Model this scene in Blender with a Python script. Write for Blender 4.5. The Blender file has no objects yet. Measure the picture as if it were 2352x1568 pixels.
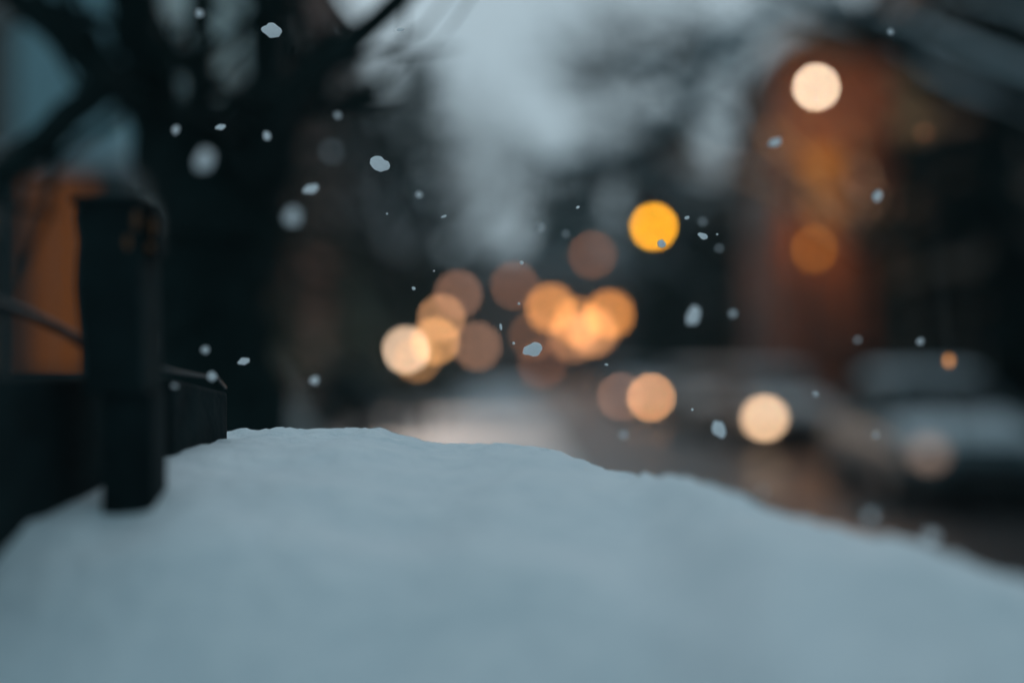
import bpy, bmesh, math, random
from mathutils import Vector, noise
R = math.radians
SC = bpy.context.scene
COL = SC.collection
random.seed(7)

# ------------------------------------------------------------------ camera, sky, sun, exposure
CAM_Z = 1.45
K = 0.72 / 2352.0                       # metres per picture unit at one metre (50 mm lens, 36 mm sensor)
HOR = 840.0
cam_data = bpy.data.cameras.new('camera')
cam = bpy.data.objects.new('camera', cam_data); COL.objects.link(cam)
cam.location = (0, 0, CAM_Z); cam.rotation_euler = (R(90), 0, 0)
cam_data.lens = 50; cam_data.sensor_width = 36; cam_data.sensor_fit = 'HORIZONTAL'
cam_data.shift_y = (HOR - 784.0) / 2352.0
cam_data.clip_start = 0.02; cam_data.clip_end = 2000
cam_data.dof.use_dof = True
cam_data.dof.focus_distance = 1.0
cam_data.dof.aperture_fstop = 1.45
SC.camera = cam

world = bpy.data.worlds.new('World'); SC.world = world; world.use_nodes = True
nt = world.node_tree; nt.nodes.clear()
sky = nt.nodes.new('ShaderNodeTexSky'); sky.sky_type = 'NISHITA'; sky.sun_disc = False
sky.sun_elevation = R(4); sky.sun_rotation = R(200); sky.air_density = 1.6; sky.dust_density = 3.0
bg1 = nt.nodes.new('ShaderNodeBackground'); bg1.inputs[1].default_value = 0.06
bg2 = nt.nodes.new('ShaderNodeBackground'); bg2.inputs[1].default_value = 1.0
tc = nt.nodes.new('ShaderNodeTexCoord')
nz = nt.nodes.new('ShaderNodeTexNoise'); nz.inputs['Scale'].default_value = 2.2; nz.inputs['Detail'].default_value = 3
cr = nt.nodes.new('ShaderNodeValToRGB')
cr.color_ramp.elements[0].position = 0.3; cr.color_ramp.elements[0].color = (0.425, 0.545, 0.62, 1)
cr.color_ramp.elements[1].position = 0.75; cr.color_ramp.elements[1].color = (0.66, 0.79, 0.87, 1)
mx = nt.nodes.new('ShaderNodeMixShader'); mx.inputs[0].default_value = 0.9
wo = nt.nodes.new('ShaderNodeOutputWorld')
L = nt.links.new
sp = nt.nodes.new('ShaderNodeSeparateXYZ'); mr = nt.nodes.new('ShaderNodeMapRange'); mr.interpolation_type = 'SMOOTHSTEP'
mr.inputs['From Min'].default_value = -0.55; mr.inputs['From Max'].default_value = 0.38
mc = nt.nodes.new('ShaderNodeMix'); mc.data_type = 'RGBA'; mc.inputs['A'].default_value = (0.15, 0.285, 0.345, 1)   # evening sky: dim teal behind, paler ahead
L(tc.outputs['Generated'], sp.inputs[0]); L(sp.outputs['Y'], mr.inputs['Value']); L(mr.outputs[0], mc.inputs['Factor'])
L(tc.outputs['Generated'], nz.inputs['Vector']); L(nz.outputs['Fac'], cr.inputs[0]); L(cr.outputs[0], mc.inputs['B']); L(mc.outputs['Result'], bg2.inputs[0])
L(sky.outputs[0], bg1.inputs[0]); L(bg1.outputs[0], mx.inputs[1]); L(bg2.outputs[0], mx.inputs[2]); L(mx.outputs[0], wo.inputs[0])

sun_d = bpy.data.lights.new('sun', 'SUN'); sun_d.energy = 0.12; sun_d.angle = R(40); sun_d.color = (0.85, 0.93, 1.0)
sun = bpy.data.objects.new('sun', sun_d); COL.objects.link(sun)
sun.rotation_euler = (R(50), 0, R(160)); sun.location = (0, -20, 40)

SC.view_settings.view_transform = 'Standard'; SC.view_settings.look = 'None'
SC.view_settings.exposure = 0; SC.view_settings.gamma = 1
SC.cycles.use_denoising = True
SC.cycles.use_adaptive_sampling = False
SC.cycles.max_bounces = 6
SC.cycles.sample_clamp_indirect = 2.0

# ------------------------------------------------------------------ helpers
def P(u, v, d):
    """point at picture position (u, v), d metres away"""
    return Vector(((u - 1176) * K * d, d, CAM_Z - (v - HOR) * K * d))

def tag(o, label=None, cat=None, group=None, kind=None):
    if label: o['label'] = label
    if cat: o['category'] = cat
    if group: o['group'] = group
    if kind: o['kind'] = kind
    return o

def thing(name, loc, label, cat, group=None, rz=0):
    o = bpy.data.objects.new(name, None); COL.objects.link(o)
    o.location = loc; o.rotation_euler = (0, 0, rz); o.empty_display_size = 0.1
    return tag(o, label, cat, group)

class MB:
    def __init__(s): s.v = []; s.f = []
    def add(s, vs, fs):
        b = len(s.v); s.v += [tuple(p) for p in vs]; s.f += [tuple(b + i for i in f) for f in fs]
    def box(s, x0, x1, y0, y1, z0, z1):
        s.add([(x0,y0,z0),(x1,y0,z0),(x1,y1,z0),(x0,y1,z0),(x0,y0,z1),(x1,y0,z1),(x1,y1,z1),(x0,y1,z1)],
              [(0,3,2,1),(4,5,6,7),(0,1,5,4),(1,2,6,5),(2,3,7,6),(3,0,4,7)])
    def tube(s, pts, rad, n=6, cap=True):
        pts = [Vector(p) for p in pts]; m = len(pts)
        if not hasattr(rad, '__len__'): rad = [rad] * m
        vs = []; fs = []; ref = None
        for i, p in enumerate(pts):
            t = (pts[min(i+1, m-1)] - pts[max(i-1, 0)])
            if t.length < 1e-9: t = Vector((0,0,1))
            t.normalize()
            if ref is None:
                ref = Vector((1,0,0)) if abs(t.x) < 0.8 else Vector((0,1,0))
            a = ref - t * ref.dot(t)
            if a.length < 1e-6: a = t.orthogonal()
            a.normalize(); ref = a; b = t.cross(a)
            for k in range(n):
                w = 2 * math.pi * k / n
                vs.append(p + (a * math.cos(w) + b * math.sin(w)) * rad[i])
        for i in range(m-1):
            for k in range(n):
                fs.append((i*n+k, i*n+(k+1)%n, (i+1)*n+(k+1)%n, (i+1)*n+k))
        if cap:
            fs.append(tuple(range(n-1, -1, -1))); fs.append(tuple((m-1)*n+k for k in range(n)))
        s.add(vs, fs)
    def lathe(s, c, prof, n=20, axis='z'):
        """prof: list of (radius, height) along the axis"""
        vs = []; fs = []; c = Vector(c)
        for r, h in prof:
            for k in range(n):
                w = 2*math.pi*k/n; a, b = r*math.cos(w), r*math.sin(w)
                vs.append(c + Vector((a, b, h) if axis == 'z' else ((h, a, b) if axis == 'x' else (b, h, a))))
        for i in range(len(prof)-1):
            for k in range(n):
                fs.append((i*n+k, i*n+(k+1)%n, (i+1)*n+(k+1)%n, (i+1)*n+k))
        fs.append(tuple(range(n-1,-1,-1))); fs.append(tuple((len(prof)-1)*n+k for k in range(n)))
        s.add(vs, fs)
    def ball(s, c, rx, ry=None, rz=None, n=14, m=9):
        ry = ry or rx; rz = rz or rx
        vs = []; fs = []; c = Vector(c)
        for i in range(m+1):
            t = math.pi * i / m
            for k in range(n):
                w = 2*math.pi*k/n
                vs.append(c + Vector((rx*math.sin(t)*math.cos(w), ry*math.sin(t)*math.sin(w), rz*math.cos(t))))
        for i in range(m):
            for k in range(n):
                fs.append((i*n+k, (i+1)*n+k, (i+1)*n+(k+1)%n, i*n+(k+1)%n))
        s.add(vs, fs)
    def prism(s, poly, y0, y1):
        """poly: list of (x, z); extruded along y"""
        n = len(poly)
        s.add([(x,y0,z) for x,z in poly] + [(x,y1,z) for x,z in poly],
              [tuple(range(n)), tuple(range(2*n-1, n-1, -1))] + [(i, n+i, n+(i+1)%n, (i+1)%n) for i in range(n)])
    def build(s, name, mat, parent=None, origin=(0,0,0), smooth=False, bevel=0, weld=True):
        ox, oy, oz = origin
        me = bpy.data.meshes.new(name)
        me.from_pydata([(x-ox, y-oy, z-oz) for x,y,z in s.v], [], s.f); me.update()
        bm = bmesh.new(); bm.from_mesh(me)
        if weld: bmesh.ops.remove_doubles(bm, verts=bm.verts, dist=1e-5)
        bmesh.ops.recalc_face_normals(bm, faces=bm.faces)
        if bevel:
            es = [e for e in bm.edges if len(e.link_faces) == 2 and e.calc_face_angle(0) > R(30)]
            bmesh.ops.bevel(bm, geom=es, offset=bevel, segments=2, affect='EDGES', profile=0.6)
        for f in bm.faces: f.smooth = smooth
        bm.to_mesh(me); bm.free()
        me.materials.append(mat)
        o = bpy.data.objects.new(name, me); COL.objects.link(o)
        if parent: o.parent = parent
        else: o.location = origin
        return o

# ------------------------------------------------------------------ materials
def mat(name, c1, c2=None, rough=0.7, scale=8, bump=0.0, spec=0.5, metal=0.0, obj=True, sss=0.0):
    m = bpy.data.materials.new(name); m.use_nodes = True
    t = m.node_tree; b = t.nodes['Principled BSDF']
    b.inputs['Roughness'].default_value = rough; b.inputs['Metallic'].default_value = metal
    b.inputs['Specular IOR Level'].default_value = spec
    c2 = c2 or tuple(x * 0.7 for x in c1)
    tx = t.nodes.new('ShaderNodeTexCoord'); n = t.nodes.new('ShaderNodeTexNoise')
    n.inputs['Scale'].default_value = scale; n.inputs['Detail'].default_value = 5
    r = t.nodes.new('ShaderNodeValToRGB')
    r.color_ramp.elements[0].position = 0.35; r.color_ramp.elements[1].position = 0.65
    r.color_ramp.elements[0].color = (*c2, 1); r.color_ramp.elements[1].color = (*c1, 1)
    t.links.new(tx.outputs['Object'], n.inputs['Vector']); t.links.new(n.outputs['Fac'], r.inputs[0])
    t.links.new(r.outputs[0], b.inputs['Base Color'])
    if bump:
        bp = t.nodes.new('ShaderNodeBump'); bp.inputs['Strength'].default_value = bump
        bp.inputs['Distance'].default_value = 0.02
        t.links.new(n.outputs['Fac'], bp.inputs['Height']); t.links.new(bp.outputs[0], b.inputs['Normal'])
    if sss:
        b.inputs['Subsurface Weight'].default_value = sss
        b.inputs['Subsurface Radius'].default_value = (0.4, 0.7, 1.0); b.inputs['Subsurface Scale'].default_value = 0.01
    return m

def brick_mat(name, c1, c2, mortar, scale=4):
    m = bpy.data.materials.new(name); m.use_nodes = True
    t = m.node_tree; b = t.nodes['Principled BSDF']; b.inputs['Roughness'].default_value = 0.9
    tx = t.nodes.new('ShaderNodeTexCoord'); mp = t.nodes.new('ShaderNodeMapping'); mp.inputs['Rotation'].default_value = (R(90), 0, 0)
    br = t.nodes.new('ShaderNodeTexBrick'); br.inputs['Scale'].default_value = scale
    br.inputs['Color1'].default_value = (*c1, 1); br.inputs['Color2'].default_value = (*c2, 1); br.inputs['Mortar'].default_value = (*mortar, 1)
    sx = t.nodes.new('ShaderNodeSeparateXYZ'); cx = t.nodes.new('ShaderNodeCombineXYZ'); ad = t.nodes.new('ShaderNodeMath')
    t.links.new(tx.outputs['Object'], sx.inputs[0]); t.links.new(sx.outputs[0], ad.inputs[0]); t.links.new(sx.outputs[1], ad.inputs[1])
    t.links.new(ad.outputs[0], cx.inputs[0]); t.links.new(sx.outputs[2], cx.inputs[1])
    t.links.new(cx.outputs[0], br.inputs['Vector']); t.links.new(br.outputs['Color'], b.inputs['Base Color'])
    return m

def glow(name, col, strength, sample=False):
    m = bpy.data.materials.new(name); m.use_nodes = True
    t = m.node_tree; t.nodes.remove(t.nodes['Principled BSDF'])
    e = t.nodes.new('ShaderNodeEmission'); e.inputs[0].default_value = (*col, 1); e.inputs[1].default_value = strength
    t.links.new(e.outputs[0], t.nodes['Material Output'].inputs[0])
    if not sample: m.cycles.emission_sampling = 'NONE'
    return m

M = {}
M['snow'] = mat('fresh_snow', (0.82, 0.84, 0.86), (0.76, 0.79, 0.82), 0.75, 60, 0.25, 0.3)
M['snow_far'] = mat('settled_snow', (0.78, 0.80, 0.83), (0.62, 0.65, 0.68), 0.8, 1.2, 0.3, 0.3)
M['asphalt'] = mat('wet_asphalt', (0.032, 0.032, 0.033), (0.022, 0.022, 0.024), 0.38, 1.5, 0.15, 0.5)
M['kerb'] = mat('kerb_stone', (0.28, 0.28, 0.28), (0.2, 0.2, 0.2), 0.8, 6)
M['bark'] = mat('dark_bark', (0.013, 0.024, 0.024), (0.008, 0.015, 0.015), 0.95, 25, 0.6, 0.05)
M['iron'] = mat('black_painted_timber', (0.012, 0.022, 0.023), (0.008, 0.014, 0.015), 0.8, 40, 0.2, 0.08)
M['iron_gloss'] = mat('black_metal', (0.02, 0.022, 0.024), (0.012, 0.013, 0.014), 0.4, 40)
M['amber_glass'] = mat('amber_reflector', (0.20, 0.065, 0.012), (0.07, 0.025, 0.006), 0.3, 220)
M['needle'] = mat('evergreen_needles', (0.022, 0.042, 0.041), (0.011, 0.023, 0.023), 0.85, 4, 0, 0.05)
M['leafless'] = mat('twig_bark', (0.024, 0.036, 0.037), (0.014, 0.021, 0.022), 0.95, 6, 0, 0.05)
M['brick'] = brick_mat('red_brick', (0.24, 0.085, 0.05), (0.17, 0.06, 0.04), (0.2, 0.18, 0.16))
M['brick_dark'] = brick_mat('dark_brick', (0.14, 0.055, 0.04), (0.09, 0.04, 0.03), (0.13, 0.12, 0.11))
M['slate_wall'] = mat('grey_clapboard', (0.04, 0.065, 0.07), (0.028, 0.047, 0.05), 0.85, 2)
M['pale_wall'] = mat('pale_clapboard', (0.46, 0.68, 0.73), (0.40, 0.60, 0.65), 0.85, 2)
M['roof'] = mat('slate_roof', (0.05, 0.053, 0.058), (0.035, 0.036, 0.04), 0.8, 5)
M['frame'] = mat('window_paint', (0.3, 0.3, 0.29), (0.22, 0.22, 0.21), 0.6, 5)
M['glass'] = mat('dark_glass', (0.012, 0.02, 0.022), (0.008, 0.013, 0.016), 0.15, 2, 0, 0.25)
M['door'] = mat('painted_door', (0.12, 0.03, 0.025), (0.09, 0.02, 0.02), 0.5, 3)
M['stone'] = mat('grey_stone', (0.24, 0.235, 0.225), (0.15, 0.15, 0.145), 0.9, 7, 0.5)
M['tyre'] = mat('tyre_rubber', (0.022, 0.022, 0.022), (0.015, 0.015, 0.015), 0.9, 20)
M['rim'] = mat('wheel_rim', (0.35, 0.35, 0.36), (0.25, 0.25, 0.26), 0.35, 9, 0, 0.5, 0.8)
M['plastic'] = mat('black_trim', (0.03, 0.03, 0.032), (0.02, 0.02, 0.022), 0.5, 9)
M['paint_pale'] = mat('pale_car_paint', (0.085, 0.13, 0.145), (0.065, 0.10, 0.115), 0.35, 1.5)
M['paint_blue'] = mat('dark_blue_car_paint', (0.03, 0.065, 0.085), (0.022, 0.05, 0.065), 0.28, 1.5)
M['paint_dark'] = mat('charcoal_car_paint', (0.05, 0.052, 0.056), (0.035, 0.037, 0.04), 0.3, 1.5)
M['lens'] = mat('clear_lens', (0.6, 0.58, 0.56), (0.45, 0.44, 0.43), 0.12, 12)
M['red_lens'] = mat('red_lens', (0.35, 0.02, 0.015), (0.25, 0.015, 0.01), 0.15, 12)
M['flake'] = mat('snowflake_ice', (0.96, 0.97, 0.98), (0.93, 0.95, 0.97), 0.8, 300, 0, 0.2)

t_ = M['flake'].node_tree; tr_ = t_.nodes.new('ShaderNodeBsdfTranslucent'); tr_.inputs[0].default_value = (.98,.99,1,1)
mx_ = t_.nodes.new('ShaderNodeMixShader'); mx_.inputs[0].default_value = .75; out_ = t_.nodes['Material Output']
t_.links.new(t_.nodes['Principled BSDF'].outputs[0], mx_.inputs[1]); t_.links.new(tr_.outputs[0], mx_.inputs[2]); t_.links.new(mx_.outputs[0], out_.inputs[0])
# ------------------------------------------------------------------ ground, road, pavements
def sheet(name, x0, x1, y0, y1, z, m, nx=2, ny=2, amp=0.0):
    b = MB(); vs = []; fs = []
    for j in range(ny+1):
        for i in range(nx+1):
            x = x0+(x1-x0)*i/nx; y = y0+(y1-y0)*j/ny
            vs.append((x, y, z + (amp*noise.noise((x*0.7, y*0.7, z)) if amp else 0)))
    for j in range(ny):
        for i in range(nx):
            a = j*(nx+1)+i; fs.append((a, a+1, a+nx+2, a+nx+1))
    b.add(vs, fs); o = b.build(name, m, smooth=True); tag(o, kind='structure'); return o

ROAD_L, ROAD_R = 0.9, 6.0
sheet('ground', -140, 140, -30, 170, -0.13, M['snow_far'])
sheet('road', ROAD_L, ROAD_R, -30, 108, -0.126, M['asphalt'], 6, 60)
for x0, x1, nm in ((-3.4, ROAD_L, 'pavement'), (ROAD_R, 8.6, 'pavement')):
    b = MB()
    b.box(x0, x1, -30, 108, -0.13, 0.0); o = b.build(nm, M['snow_far']); tag(o, kind='structure')
for x, s in ((ROAD_L, 1), (ROAD_R, -1)):
    b = MB(); b.box(min(x, x+s*0.14), max(x, x+s*0.14), -30, 108, -0.13, -0.004 if s > 0 else -0.006)
    o = b.build('kerb', M['kerb'], bevel=0.01); tag(o, kind='structure')

# ------------------------------------------------------------------ foreground snow bank
CREST = [(-400,1190,1.02),(200,1020,1.02),(420,1000,1.03),(530,988,1.03),(600,984,1.03),(700,988,1.03),(870,990,1.02),(930,1008,1.02),(1020,1017,1.02),(1080,1020,1.0),(1150,1016,1.0),(1250,1029,.98),
         (1330,1058,.96),(1400,1088,.93),(1480,1104,.86),(1560,1098,.79),(1640,1106,.75),(1720,1142,.72),(1800,1180,.70),(1900,1205,.68),(2050,1228,.66),(2200,1285,.64),(2352,1340,.62),(2700,1440,.60)]
CP = []
for u, v, d in CREST:
    p = P(u, v, d); CP.append((p.x, d, p.z))
CP[0] = (-0.5, 1.02, CAM_Z-0.052); CP[1] = (-0.30, 1.03, CAM_Z-0.051); CP[2] = (-0.235, 1.03, CAM_Z-0.049)
CP.append((0.8, 0.66, CAM_Z-0.30)); CP.append((1.5, 0.6, CAM_Z-1.2)); CP.insert(0, (-1.6, 1.0, CAM_Z-0.45)); CP.sort()
def crest(x):
    if x <= CP[0][0]: return CP[0][1], CP[0][2]
    for a, b in zip(CP, CP[1:]):
        if x <= b[0]:
            t = (x-a[0])/(b[0]-a[0]); return a[1]+(b[1]-a[1])*t, a[2]+(b[2]-a[2])*t
    return CP[-1][1], CP[-1][2]
def crest_s(x):
    w = 0.006; ys = zs = 0
    for k in (-2,-1,0,1,2):
        y, z = crest(x+k*w); ys += y; zs += z
    return ys/5, zs/5
fr_x = P(312, 840, 0.765).x
def bank_z(x, y):
    yc, zc = crest_s(x)
    lump = 0.0045*noise.noise((x*45, y*45, 1)) + 0.0030*noise.noise((x*110, y*110, 5))
    und = 0.009*noise.noise((x*8, y*8, 3)) + 0.005*noise.noise((x*17, y*17, 8))
    fine = 0.0012*noise.noise((x*260, y*260, 9))
    if y < yc:
        t = yc-y
        z = zc - 0.20*t**1.55 - 1.1*max(0, t-0.33)**1.5 - (0.35*max(0, 0.30-y)**1.5)  # near slope steepened so the snow darkens towards the camera
        k = min(1, t/0.08)
        # corners of the bank fall away towards the camera, shaped to look darker
        z -= 1.1*max(0, abs(x)-0.07)**1.3*min(1, max(0, t-(.3-.24*min(1, max(0, (x-.02)/.16))))/(0.25-.1*(x > .1)))
        q_ = math.exp(-(t/0.05)**2)
        hole = 0.011*math.exp(-(((x-fr_x)/0.026)**2 + ((y-0.742)/0.035)**2))
        return z + und*min(1, .35+t/.2) + lump*(0.22+0.78*q_) + fine*q_ - hole
    t = y-yc
    z = zc - (6.0*t*t if t < 0.09 else 6.0*0.0081 + 1.08*(t-0.09))
    return max(z, -0.3) + und*.35 + lump*0.5 + fine
def axis(lo, hi, f0, f1, fine, coarse):
    out = []; x = lo
    while x < hi:
        out.append(x); x += fine if f0 <= x <= f1 else coarse
    out.append(hi); return out
xs = axis(-1.9, 1.7, -0.42, 0.36, 0.004, 0.04); ys = axis(-1.6, 2.4, 0.36, 1.12, 0.004, 0.04)
b = MB(); W = len(xs)
b.add([(x, y, bank_z(x, y) if y > -0.2 else bank_z(x, -0.2) - 0.9*(-0.2-y)) for y in ys for x in xs],
      [(j*W+i, j*W+i+1, (j+1)*W+i+1, (j+1)*W+i) for j in range(len(ys)-1) for i in range(W-1)])
o = b.build('snow_bank', M['snow'], origin=(0, 0.4, 0), smooth=True, weld=False)
tag(o, 'large smooth bank of fresh blue-white snow filling the foreground', 'snowbank')

# ------------------------------------------------------------------ dark fence sticking out of the snow
fr = P(283, 840, 0.765); fr = Vector((fr.x, 0.765, 0.0))
fence = thing('garden_fence', fr, 'dark timber fence with a thick post and low rail half buried in the snow', 'fence')
d = 0.765
def px(u, v): q = P(u, v, d); return (q.x, q.z)
b = MB()
prof = [(212,905),(213,800),(203,725),(196,665),(199,600),(205,562),(196,522),(192,492),(206,478),(320,474),(336,488),(340,560),(348,905)]
b.prism([px(*q) for q in prof], d-0.018, d+0.028)
post = b.build('post', M['iron'], fence, fr, bevel=0.0025)
b = MB(); q0 = px(248, 900); q1 = px(364, 900)
b.box(q0[0], q1[0], d-0.013, d+0.02, 0.0, q0[1]); b.build('post_foot', M['iron'], fence, fr, bevel=0.002)
b = MB()
q0 = px(186,484); q1 = px(342,484); zt = px(0,474)[1]
b.box(q0[0], q1[0], d-0.022, d+0.032, zt-0.001, zt+0.004); cap = b.build('cap', M['iron'], post, fr, bevel=0.0015)
# reflector on the right of the post
b = MB(); z0 = px(0, 590)[1]; z1 = px(0, 484)[1]
b.box(px(338,0)[0], px(371,0)[0], d-0.008, d+0.014, z0, z1); plate = b.build('bracket', M['iron'], post, fr, bevel=0.002)
for (u0,u1,v0,v1) in ((326,340,492,540),(353,368,500,548),(306,322,548,580),(342,364,562,582)):
    b = MB(); a = px(u0, v1); c = px(u1, v0)
    b.lathe((0,0,0), [(0.001,0),(0.5,0.0),(0.42,0.4),(0.001,0.5)], 12, 'y')
    yb = d-0.0182 if u0 < 342 and v0 != 562 else d-0.0085
    if v0 == 562: yb = d-0.0085
    b.v = [((a[0]+c[0])/2 + x*(c[0]-a[0]), yb - y*0.004, (a[1]+c[1])/2 + z*(c[1]-a[1])) for x,y,z in b.v]
    b.build('reflector', M['amber_glass'], post, fr, smooth=True)
# low rails: heavy boards running from close on the left away to the far end
def rail(pts, thick, zt, name, zb=0.9):
    b = MB(); (xa, ya), (xb, yb) = pts
    dx, dy = xb-xa, yb-ya; l = math.hypot(dx, dy); nx, ny = -dy/l*thick, dx/l*thick
    b.add([(xa,ya,zb),(xb,yb,zb),(xb+nx,yb+ny,zb),(xa+nx,ya+ny,zb),(xa,ya,zt[0]),(xb,yb,zt[1]),(xb+nx,yb+ny,zt[1]),(xa+nx,ya+ny,zt[0])],
          [(0,3,2,1),(4,5,6,7),(0,1,5,4),(1,2,6,5),(2,3,7,6),(3,0,4,7)])
    return b.build(name, M['iron'], fence, fr, bevel=0.003)
pa = P(-260, 0, 0.62); pb = P(352, 0, 0.87); pc = P(396, 0, 0.885); pd = P(524, 0, 0.985)
rail(((pa.x, .62), (pb.x, .87)), 0.05, (P(0,862,.62).z, P(0,866,.87).z), 'rail')
rail(((pc.x, .885), (pd.x, .985)), 0.05, (P(0,868,.885).z, P(0,900,.985).z), 'end_board')
b = MB(); b.tube([P(-120,668,.72), P(0,702,.74), P(70,726,.77), P(140,757,.80), P(222,806,.77)], [.0036,.0034,.0032,.0030,.0030], 8)
b.build('cable', M['iron_gloss'], fence, fr, smooth=True)
b = MB(); b.tube([P(345,838,.80), P(400,852,.86), P(455,862,.90), P(500,868,.93), P(518,890,.95)], .0011, 6)
b.build('wire', M['iron_gloss'], fence, fr, smooth=True)

# ------------------------------------------------------------------ trees
def grow(mb, tw, p, dirv, length, r, depth, rng, snow=None, up=0.15, kids=(3,5), spread=0.9):
    pts = [p.copy()]; rad = [r]; n = 5; dv = dirv.normalized()
    for i in range(n):
        dv = (dv + Vector((rng.uniform(-.18,.18), rng.uniform(-.18,.18), rng.uniform(-.12,.12)+up*.25))).normalized()
        p = p + dv*(length/n); pts.append(p.copy()); rad.append(r*(1-0.62*(i+1)/n))
    (mb if depth > 1 else tw).tube(pts, rad, 7 if depth > 1 else 4, cap=depth > 1)
    if snow is not None and r > 0.013 and abs(dv.z) < 0.85:
        snow.tube([q + Vector((0,0,a*0.9)) for q, a in zip(pts, rad)], [max(0.006, a*0.85) for a in rad], 5)
    if depth <= 0: return
    for k in range(rng.randint(*kids)):
        i = rng.randint(2, n); ax = Vector((rng.uniform(-1,1), rng.uniform(-1,1), rng.uniform(-.6,.9)))
        nd = (dv*(1-spread*.4) + ax*spread).normalized()
        grow(mb, tw, pts[i], nd, length*rng.uniform(.5,.75), rad[i]*rng.uniform(.5,.75), depth-1, rng, snow, up, kids, spread)

def limbs_tree(name, base, limbs, label, cat, seed, group=None, twigs=2, snowy=False, kids=(2,4), tl=0.5, mat_='bark', avoid=None):
    """limbs: polylines [(u,v,d,r)...] unprojected to real depth, plus random side branches"""
    rng = random.Random(seed)
    root = thing(name, base, label, cat, group)
    tr = MB(); tw = MB(); sn = MB() if snowy else None
    for li in limbs:
        pts = [P(u, v, dd) for u, v, dd, r in li]; rad = [r for *_, r in li]
        # subdivide with a little waver
        q = []; qr = []
        for i in range(len(pts)-1):
            for k in range(4):
                t = k/4; w = rad[i]*0.25 if (i or k) else 0
                q.append(pts[i].lerp(pts[i+1], t) + Vector((rng.uniform(-w,w), rng.uniform(-w,w), 0))); qr.append((rad[i]*(1-t)+rad[i+1]*t)*rng.uniform(.95,1.05))
        q.append(pts[-1]); qr.append(rad[-1])
        tr.tube(q, qr, 10)
        if sn is not None:
            sn.tube([a+Vector((0,0,r*0.75)) for a, r in zip(q, qr)], [r*0.8 for r in qr], 6)
        if twigs:
            for i in range(2, len(q)):
                if qr[i] > 0.085: continue
                for k in range(rng.randint(*kids)):
                    dv = (q[i]-q[i-1]).normalized()
                    ax = Vector((rng.uniform(-1,1), rng.uniform(-1,1), rng.uniform(-.7,1)))
                    if avoid and (q[i]-avoid[0]).length < avoid[1]*2 and (avoid[0]-q[i]).normalized().dot((dv*.6+ax*.8).normalized()) > -.3: continue
                    grow(tr, tw, q[i], dv*.6+ax*.8, tl*rng.uniform(.6,1.2), max(.004, qr[i]*.4), twigs-1, rng, sn)
    tr.build('trunk', M[mat_], root, base, smooth=True, weld=False)
    if tw.f: tw.build('crown', M[mat_], root, base, weld=False)
    if sn is not None and sn.f: sn.build('snow_cover', M['snow_far'], root, base, smooth=True, weld=False)['kind'] = 'stuff'
    return root

T = 2.4
tb = P(480, 0, T); base = Vector((tb.x, T, -0.1))
gd = lambda dd: HOR + 1.5/(K*dd)
limbs_tree('bare_tree', base, [
    [(480,gd(T),T,.125),(490,900,T,.110),(485,650,T,.103),(480,430,T,.10),(465,330,T,.085)],
    [(520,480,T,.08),(570,320,T+.1,.055),(600,180,T+.15,.03),(612,-120,T+.2,.022)],
    [(420,430,T,.062),(360,250,T,.05),(318,80,T,.042),(290,-120,T,.036)],
    [(470,360,T,.06),(465,220,T-.1,.026),(460,100,T-.15,.018),(458,-100,T-.2,.016)],
    [(350,230,T,.04),(270,190,T-.1,.032),(150,90,T-.2,.024),(-20,-40,T-.2,.02)],
    [(300,190,T,.03),(225,205,T-.3,.024),(100,320,T-.4,.022),(-60,470,T-.5,.02)],
    [(570,400,T,.07),(625,270,T-.2,.04),(700,185,T-.45,.022),(830,80,T-.6,.0155),(990,-70,T-.7,.012)],
], 'dark bare tree with a forked trunk rising just behind the snow bank', 'tree', 3, twigs=2, kids=(0,1), tl=0.26)

def evergreen(base, h, rad, label, seed, group, n=2600, snowy=0.0, size=0.16, squash=1.0):
    rng = random.Random(seed)
    root = thing('evergreen_tree', base, label, 'tree', group)
    t = MB(); bx, by, bz = base
    t.tube([(bx,by,bz),(bx,by,bz+h*.5),(bx+.05,by,bz+h*.97)], [h*.025,h*.016,.02], 8); t.build('trunk', M['bark'], root, base, smooth=True)
    f = MB(); s = MB(); br = MB()
    nb = int(h*16)
    for i in range(nb):
        q = (i+rng.random())/nb; z = bz + h*(.06+.93*q); rr = rad*(1-q)**squash*rng.uniform(.55,1.12)+.08
        w = rng.uniform(0, 2*math.pi); tip = Vector((bx+math.cos(w)*rr, by+math.sin(w)*rr, z-rr*rng.uniform(.12,.38)))
        st = Vector((bx,by,z)); br.tube([st, st.lerp(tip,.5)+Vector((0,0,rr*.06)), tip], [.03,.018,.006], 4)
        m = max(5, int(2.6*n/nb))
        for k in range(m):
            tt = rng.uniform(.12,1.05)**.8; c = st.lerp(tip, tt) + Vector((rng.gauss(0,.10),rng.gauss(0,.10),rng.gauss(0,.05)))*rr*.7
            a = Vector((math.cos(w)+rng.uniform(-.8,.8), math.sin(w)+rng.uniform(-.8,.8), rng.uniform(-.6,.3))).normalized()*size*1.25*rng.uniform(.6,1.4)
            e = a.cross(Vector((rng.uniform(-1,1),rng.uniform(-1,1),rng.uniform(-1,1)))).normalized()*size*.42
            f.add([c-a*.5, c+e*.5, c+a*.6, c-e*.5], [(0,1,2,3)])
            if snowy and rng.random() < snowy:
                c2 = c+Vector((0,0,size*.15)); e2 = Vector((-a.y,a.x,0)).normalized()*size*.35; a2 = Vector((a.x,a.y,a.z*.4))
                s.add([c2-a2*.5, c2+e2, c2+a2*.5, c2-e2], [(0,1,2,3)])
    br.build('branches', M['bark'], root, base, weld=False)
    f.build('crown', M['needle'], root, base, weld=False)
    if s.f: s.build('snow_cover', M['snow_far'], root, base, weld=False)['kind'] = 'stuff'
    return root

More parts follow.
